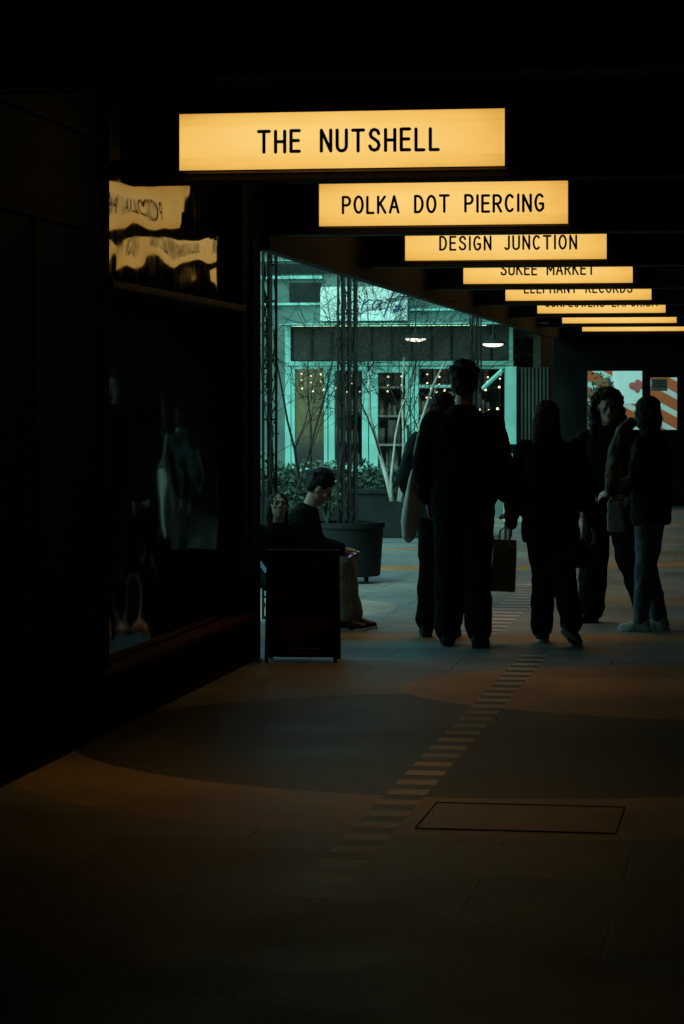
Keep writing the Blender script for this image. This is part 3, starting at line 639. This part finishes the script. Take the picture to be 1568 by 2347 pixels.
def person(label,loc,yaw,H,J,top_m,leg_m,shoe_m,hair_m,hair='short',coat=-.18,legw=.02,jw=1.0,face=True,extra=None,sleeve=0.02,group=None):
    j=dict(DEF); j.update(J)
    for k in j:
        if isinstance(j[k],tuple): j[k]=V(j[k])
    s=H/1.75
    b=Vol()
    b.sec(j['P'],j['N'],[(-.16,.11,.08),(0,.16,.11),(.25,.135,.10),(.55,.155,.11),(.8,.165,.10),(.93,.12,.075),(1.03,.06,.06)])
    for a in 'lr':
        sd=-1 if a=='l' else 1
        b.cap(j['s'+a],j['e'+a],.050,.040); b.cap(j['e'+a],j['w'+a],.039,.027)
        b.cap(j['h'+a],j['k'+a],.085,.055); b.cap(j['k'+a],j['a'+a],.054,.036)
        foot(b,j['a'+a],j['fy'+a],0,j['fp'+a])
        dr=(j['w'+a]-j['e'+a]).normalized(); pn=V(j.get('pn'+a,(-sd,0.15,0))); 
        hand(b,j['w'+a],dr,pn,(1 if a=='l' else -1)*(-1),j['curl'])
    HR=Matrix.Rotation(j['hy'],3,'Z')@Matrix.Rotation(j['hp'],3,'X'); hc=j['H']
    def hp(x,y,z): return hc+HR@V((x,y,z))
    b.cap(j['N']+V((0,0,-.03)),hp(0,-.015,-.06),.058,.052)
    b.ell(hp(0,-.012,.02),(.076,.094,.095),HR); b.ell(hp(0,.018,-.035),(.060,.072,.078),HR); b.ell(hp(0,.052,-.088),(.030,.028,.024),HR)
    b.cap(hp(0,.085,.012),hp(0,.106,-.028),.010,.014,8); b.ell(hp(-.013,.094,-.034),(.010,.010,.008),HR); b.ell(hp(.013,.094,-.034),(.010,.010,.008),HR)
    b.cap(hp(-.030,.078,.022),hp(.030,.078,.022),.013,.013,8)
    b.cap(hp(-.018,.086,-.060),hp(.018,.086,-.060),.0065,.0065,8); b.cap(hp(-.014,.083,-.071),hp(.014,.083,-.071),.008,.008,8)
    b.ell(hp(-.04,.062,-.02),(.022,.02,.022),HR); b.ell(hp(.04,.062,-.02),(.022,.02,.022),HR)
    for sx in (-1,1): b.ell(hp(sx*.078,-.008,-.008),(.009,.020,.032),HR)
    me=remeshed(b,.0062,2)
    o=obj('person',me,M['skin']); o.location=loc; o.rotation_euler[2]=yaw; o.scale=(s,s,s); top(o,label,'person',group)
    for sx in (-1,1):
        v=Vol(); v.ell(hp(sx*.030,.083,.002),(.012,.008,.007),HR,12); obj('eye',v,M['eye'],o,smooth=True)
    v=Vol(); P_,N_=j['P'],j['N']
    secs=[(coat,.185*jw+abs(min(coat+.2,0))*.05,.135+abs(min(coat+.2,0))*.04)]
    if coat<-.3: secs.append((-.3,.205*jw,.145))
    secs+=[(0,.20*jw,.15),(.3,.19*jw,.145),(.6,.20*jw,.15),(.82,.20*jw,.135),(.94,.145,.10),(1.02,.085,.078),(1.07,.078,.072)]
    v.sec(P_,N_,secs)
    for a in 'lr':
        e2=j['w'+a].lerp(j['e'+a],.08)
        v.cap(j['s'+a],j['e'+a],.066+sleeve*.5,.052+sleeve); v.cap(j['e'+a],e2,.052+sleeve,.036+sleeve*.6)
    obj('jacket',remeshed(v,.011,4,.030,.09),top_m,o)
    v=Vol(); v.sec(P_,N_,[(-.20,.150,.115),(0,.175,.13),(.12,.165,.125)])
    for a in 'lr':
        v.cap(j['h'+a],j['k'+a],.098+legw*.3,.062+legw)
        d=(j['a'+a]-j['k'+a]); e2=j['k'+a]+d*.97; v.cap(j['k'+a],e2,.062+legw,.046+legw*1.2)
    obj('trousers',remeshed(v,.011,4,.028,.10),leg_m,o)
    for a in 'lr':
        v=Vol(); foot(v,j['a'+a],j['fy'+a],.008,j['fp'+a]); sh=obj('shoe',remeshed(v,.008,2),shoe_m,o)
        v=Vol(); sole(v,j['a'+a],j['fy'+a],j['fp'+a]); obj('sole',v,M['shoeW'] if shoe_m is M['shoeW'] or 'sole' in (extra or '') else M['shoeK'],sh,bevel=.003)
    v=Vol()
    if hair=='short':
        v.ell(hp(0,-.028,.05),(.092,.098,.088),HR); v.ell(hp(0,-.06,0),(.080,.06,.075),HR)
        rr=random.Random(3)
        for _ in range(46):
            a=rr.uniform(0,6.28); t=rr.uniform(.1,1.4); v.ell(hp(.088*math.sin(t)*math.cos(a),-.03+.090*math.sin(t)*math.sin(a),.058+.086*math.cos(t)),(.020,)*3,n=8)
    elif hair=='long':
        v.ell(hp(0,-.026,.035),(.090,.100,.092),HR); v.sec(hc+V((0,-.055,-.30)),hc+V((0,-.045,.02)),[(0,.07,.035),(.35,.105,.05),(.8,.10,.07),(1,.09,.08)])
    elif hair=='curly':
        v.ell(hp(0,-.04,.045),(.098,.095,.095),HR); v.ell(hp(0,-.07,-.05),(.115,.05,.11),HR); rr=random.Random(9)
        for _ in range(120):
            t=rr.uniform(.0,2.6); a=rr.uniform(0,6.28)
            x=.108*math.sin(t)*math.cos(a); y=.095*math.sin(t)*math.sin(a)-.03; z=.04+.105*math.cos(t)
            if z<.0: x*=1.25
            if y>.0 and z<.08: y=rr.uniform(-.06,-.01); x=math.copysign(.092+.02*rr.random(),x)
            v.ell(hp(x,y,z),(.024,.024,.024),n=8)
        for sx in (-1,1):
            for k in range(12): v.ell(hp(sx*rr.uniform(.09,.13),rr.uniform(-.07,0),rr.uniform(-.2,-.0)),(.026,.026,.03),n=8)
    elif hair=='bob':
        v.ell(hp(0,-.026,.035),(.092,.100,.092),HR)
        for sx in (-1,1): v.ell(hp(sx*.078,-.02,-.05),(.028,.06,.09),HR)
        v.ell(hp(0,-.07,-.05),(.085,.045,.10),HR)
    obj('hair',remeshed(v,.008,2,.02,.03),hair_m,o)
    return o
person('person in black jacket and trousers seen from behind walking',G(1062,1482),.02,1.765,
 dict(kl=(-.095,.05,.5),kr=(.09,-.02,.5),al=(-.105,.06,.095),ar=(.10,-.04,.095),H=(.005,.03,1.635),el=(-.25,-.03,1.13),er=(.25,-.02,1.13),wl=(-.235,.10,.90),wr=(.26,.08,.92),curl=.8),
 M['clothK'],M['clothN'],M['shoeK'],M['hairD'],'short',-.22,.03,1.05)
person('person with red brown hair in grey jacket carrying tote bag',G(1018,1460),.05,1.60,
 dict(kl=(-.10,.05,.5),al=(-.13,.02,.095),ar=(.06,-.02,.095),el=(-.28,-.02,1.14),wl=(-.24,.12,.97),er=(.22,.0,1.12),wr=(.20,.05,.88),H=(-.01,.04,1.635)),
 M['clothT'],M['clothN'],M['shoeK'],M['hairR'],'bob',-.15,.025,1.04)
person('person with long hair in dark coat striding with heel raised',G(1262,1474),.0,1.545,
 dict(kl=(-.06,.10,.50),al=(-.07,.10,.095),kr=(.09,.02,.48),ar=(.17,-.20,.15),fpr=-.6,fyl=-.05,fyr=.5,el=(-.25,-.02,1.12),wl=(-.29,.02,.84),er=(.25,-.03,1.12),wr=(.30,.05,.86),H=(-.03,.04,1.635),hy=.1),
 M['clothK'],M['clothN'],M['shoeK'],M['hairR'],'long',-.38,.03,1.04,extra='sole')
person('person with curly dark hair in long open coat walking forward',G(1396,1424),math.pi-.15,1.60,
 dict(kl=(-.19,.12,.5),al=(-.31,.02,.12),kr=(.10,.06,.50),ar=(.12,.10,.095),fyl=-.4,fyr=.3,fpl=0,el=(-.24,.0,1.12),wl=(-.20,.18,.98),er=(.24,0,1.12),wr=(.12,.22,1.0),pnl=(.4,.6,-.4),H=(0,.04,1.64),hy=.35,hp=-.05),
 M['clothK'],M['clothK'],M['shoeK'],M['hairD'],'curly',-.30,.05,.98)
person('person in faded jeans and pale sneakers with dark jacket',G(1493,1446),math.radians(78),1.575,
 dict(kl=(-.06,.03,.5),kr=(.07,.05,.5),al=(-.08,.06,.095),ar=(.08,-.04,.095),fyl=0,fyr=0,el=(-.22,.06,1.13),wl=(-.16,.26,1.05),er=(.22,.04,1.13),wr=(.16,.24,1.02),pnl=(.5,.2,-.6),pnr=(-.5,.2,-.6),H=(0,.04,1.63),hy=-.5,hp=-.15),
 M['clothB'],M['jeans'],M['shoeW'],M['hairD'],'bob',-.25,.015,1.0)
sc_=Vol(); pts=[W(1452,965,17.45),W(1428,985,17.4),W(1412,1030,17.35),W(1405,1090,17.35),W(1400,1140,17.35)]
sc_.tube(pts,[.035,.045,.05,.055,.04],12)
o=obj('scarf',remeshed(sc_,.01,3,.03,.05),M['scarf']); top(o,'tan wool scarf hanging from shoulder of person in jeans','scarf')
SEAT=dict(P=(0,0,.49),N=(0,.14,.93),H=(0,.24,1.08),hl=(-.09,.02,.47),hr=(.09,.02,.47),kl=(-.10,.42,.52),kr=(.11,.40,.52),al=(-.07,.50,.095),ar=(.10,.44,.095),
 sl=(-.175,.12,.87),sr=(.175,.12,.87),el=(-.22,.20,.64),er=(.22,.20,.64),wl=(-.08,.40,.61),wr=(.10,.42,.62),pnl=(.3,0,-1),pnr=(-.3,0,-1),hp=-.6,fyl=0,fyr=0,curl=.6)
a=person('seated person in grey joggers and black sneakers using phone',atd(664,17.75,0),math.radians(-86),1.54,SEAT,M['clothK'],M['clothG'],M['shoeK'],M['hairD'],'short',-.05,.012,1.0,extra='sole')
j=dict(SEAT); HY,HPI=-.15,.35
j.update(hp=HPI,hy=HY,N=(0,.04,.93),H=(0,.07,1.09),wl=(-.1,.3,.6),wr=(.1,.3,.6),sl=(-.175,.04,.87),sr=(.175,.04,.87))
b_=person('seated person with round glasses looking up in dark coat',atd(632,17.4,0),math.radians(-150),1.36,j,M['clothK'],M['clothK'],M['shoeK'],M['hairD'],'long',-.05,.015,1.0)
v=Vol(); HR=Matrix.Rotation(HY,3,'Z')@Matrix.Rotation(HPI,3,'X')
for sx in (-1,1): v.tube([V((0,.07,1.09))+HR@V((sx*.032+.024*math.cos(q*.524),.098,.002+.021*math.sin(q*.524))) for q in range(13)],.0022,5)
v.tube([V((0,.07,1.09))+HR@V((x,.102,.006)) for x in (-.009,0,.009)],.002,5)
obj('glasses',v,M['steel'],b_)
def phone(p,rz,rx,m2,label,k=1):
    e=empty('phone',p,label,'phone',rot=rz); v=Vol(); v.box((-.036*k,-.004,-.075*k),(.036*k,.004,.075*k),Matrix.Rotation(rx,3,'X'),(0,0,0)); obj('case',v,M['phone'],e,bevel=.003)
    v=Vol(); v.box((-.033*k,-.0052,-.071*k),(.033*k,-.0044,.071*k),Matrix.Rotation(rx,3,'X'),(0,0,0)); obj('screen',v,m2,e)
phone(W(802,1277,17.7),math.radians(-70),math.radians(-60),M['purple'],'lit phone held in hand of seated person')
phone(W(600,1298,17.1),math.radians(70),math.radians(-40),M['bluescr'],'lit phone held low by seated person',.8)
# ---------------------------------------------------------------- bags
def bag_loft(name,pts,mtl,label,cat,voxel=.008,disp=.015):
    v=Vol(); P_,N_=pts[0],pts[1]; v.sec(P_,N_,pts[2],pw=pts[3] if len(pts)>3 else 2.4)
    o=obj(name,remeshed(v,voxel,3,disp,.06),mtl); top(o,label,cat); return o
a=W(936,1243,16.8); b=W(951,1075,16.8)
t=bag_loft('tote_bag',(a,b,[(0,.012,.03),(.06,.036,.10),(.25,.052,.15),(.55,.046,.15),(.85,.028,.13),(1,.012,.11)]),M['canvas'],'off white canvas tote bag hanging from shoulder','bag')
v=Vol(); 
for dy in (-.06,.06): v.tube([b+V((0,dy,-.02)),W(953,1030,16.9)+V((0,dy*.8,0)),W(960,995,17.05)+V((0,dy*.3,0)),W(972,985,17.15)],.008,6)
obj('strap',v,M['canvas'],t)
pc=W(1150,1355,16.9); e=empty('paper_bag',pc,'brown kraft paper carrier bag held by twisted handles','bag',rot=.25); e.rotation_euler[1]=math.radians(3)
v=Vol(); rs=[]
for z,wx,wy in ((0,.078,.05),(.004,.08,.052),(.12,.079,.049),(.24,.078,.040),(.33,.077,.030),(.335,.077,.028)):
    ring=[(-wx,-wy),(0,-wy),(wx,-wy),(wx*.93,0),(wx,wy),(0,wy),(-wx,wy),(-wx*.93,0)]; rs.append([V((x+random.uniform(-.002,.002),y,z)) for x,y in ring])
v.rings(rs); obj('bag_body',v,M['kraft'],e,bevel=.002)
for sy in (-.02,.02):
    v=Vol(); v.tube([(-.035,sy,.32),(-.03,sy*.6,.39),(0,0,.415),(.03,sy*.6,.39),(.035,sy,.32)],.004,6); obj('handle',v,M['kraft'],e,smooth=True)
bag_loft('handbag',(W(1326,1298,16.5),W(1324,1235,16.5),[(-.05,.05,.03),(.1,.085,.05),(.5,.08,.055),(.9,.05,.035),(1,.03,.02)]),M['clothB'],'dark slouchy handbag carried low in hand','handbag')
bag_loft('shopping_bag',(W(1413,1218,17.8),W(1410,1150,17.8),[(0,.058,.03),(.3,.06,.035),(1,.054,.02)],5),M['clothG'],'pale shopping bag held against dark coat','bag')
# ---------------------------------------------------------------- light
w=bpy.data.worlds.new('World'); sc.world=w; w.use_nodes=True; nt=w.node_tree
bg=nt.nodes['Background']; sky=nt.nodes.new('ShaderNodeTexSky'); sky.sky_type='NISHITA'; sky.sun_disc=False
sky.sun_elevation=math.radians(52); sky.sun_rotation=math.radians(200); sky.air_density=1.0
mx=nt.nodes.new('ShaderNodeMix'); mx.data_type='RGBA'; mx.blend_type='MULTIPLY'; mx.inputs[0].default_value=1; mx.inputs[7].default_value=(.50,1.0,.70,1)
nt.links.new(sky.outputs[0],mx.inputs[6]); nt.links.new(mx.outputs[2],bg.inputs[0]); bg.inputs[1].default_value=.29
sd=bpy.data.lights.new('sun','SUN'); sd.energy=1.1; sd.angle=math.radians(18); sd.color=(.52,1,.93)
so_=link(bpy.data.objects.new('sun',sd)); so_.rotation_euler=V((.25,.5,-.85)).to_track_quat('-Z','Y').to_euler()
# ---------------------------------------------------------------- camera
cd_=bpy.data.cameras.new('camera'); cam_=link(bpy.data.objects.new('camera',cd_)); cam_.location=(0,0,EYE); cam_.rotation_euler=(math.radians(90),0,TH)
cd_.sensor_fit='VERTICAL'; cd_.sensor_height=36; cd_.lens=F/2347*36; cd_.shift_y=-245.5/2347; cd_.clip_end=400; cd_.clip_start=.05
sc.camera=cam_
sc.view_settings.view_transform='Standard'; sc.view_settings.look='None'; sc.view_settings.exposure=0
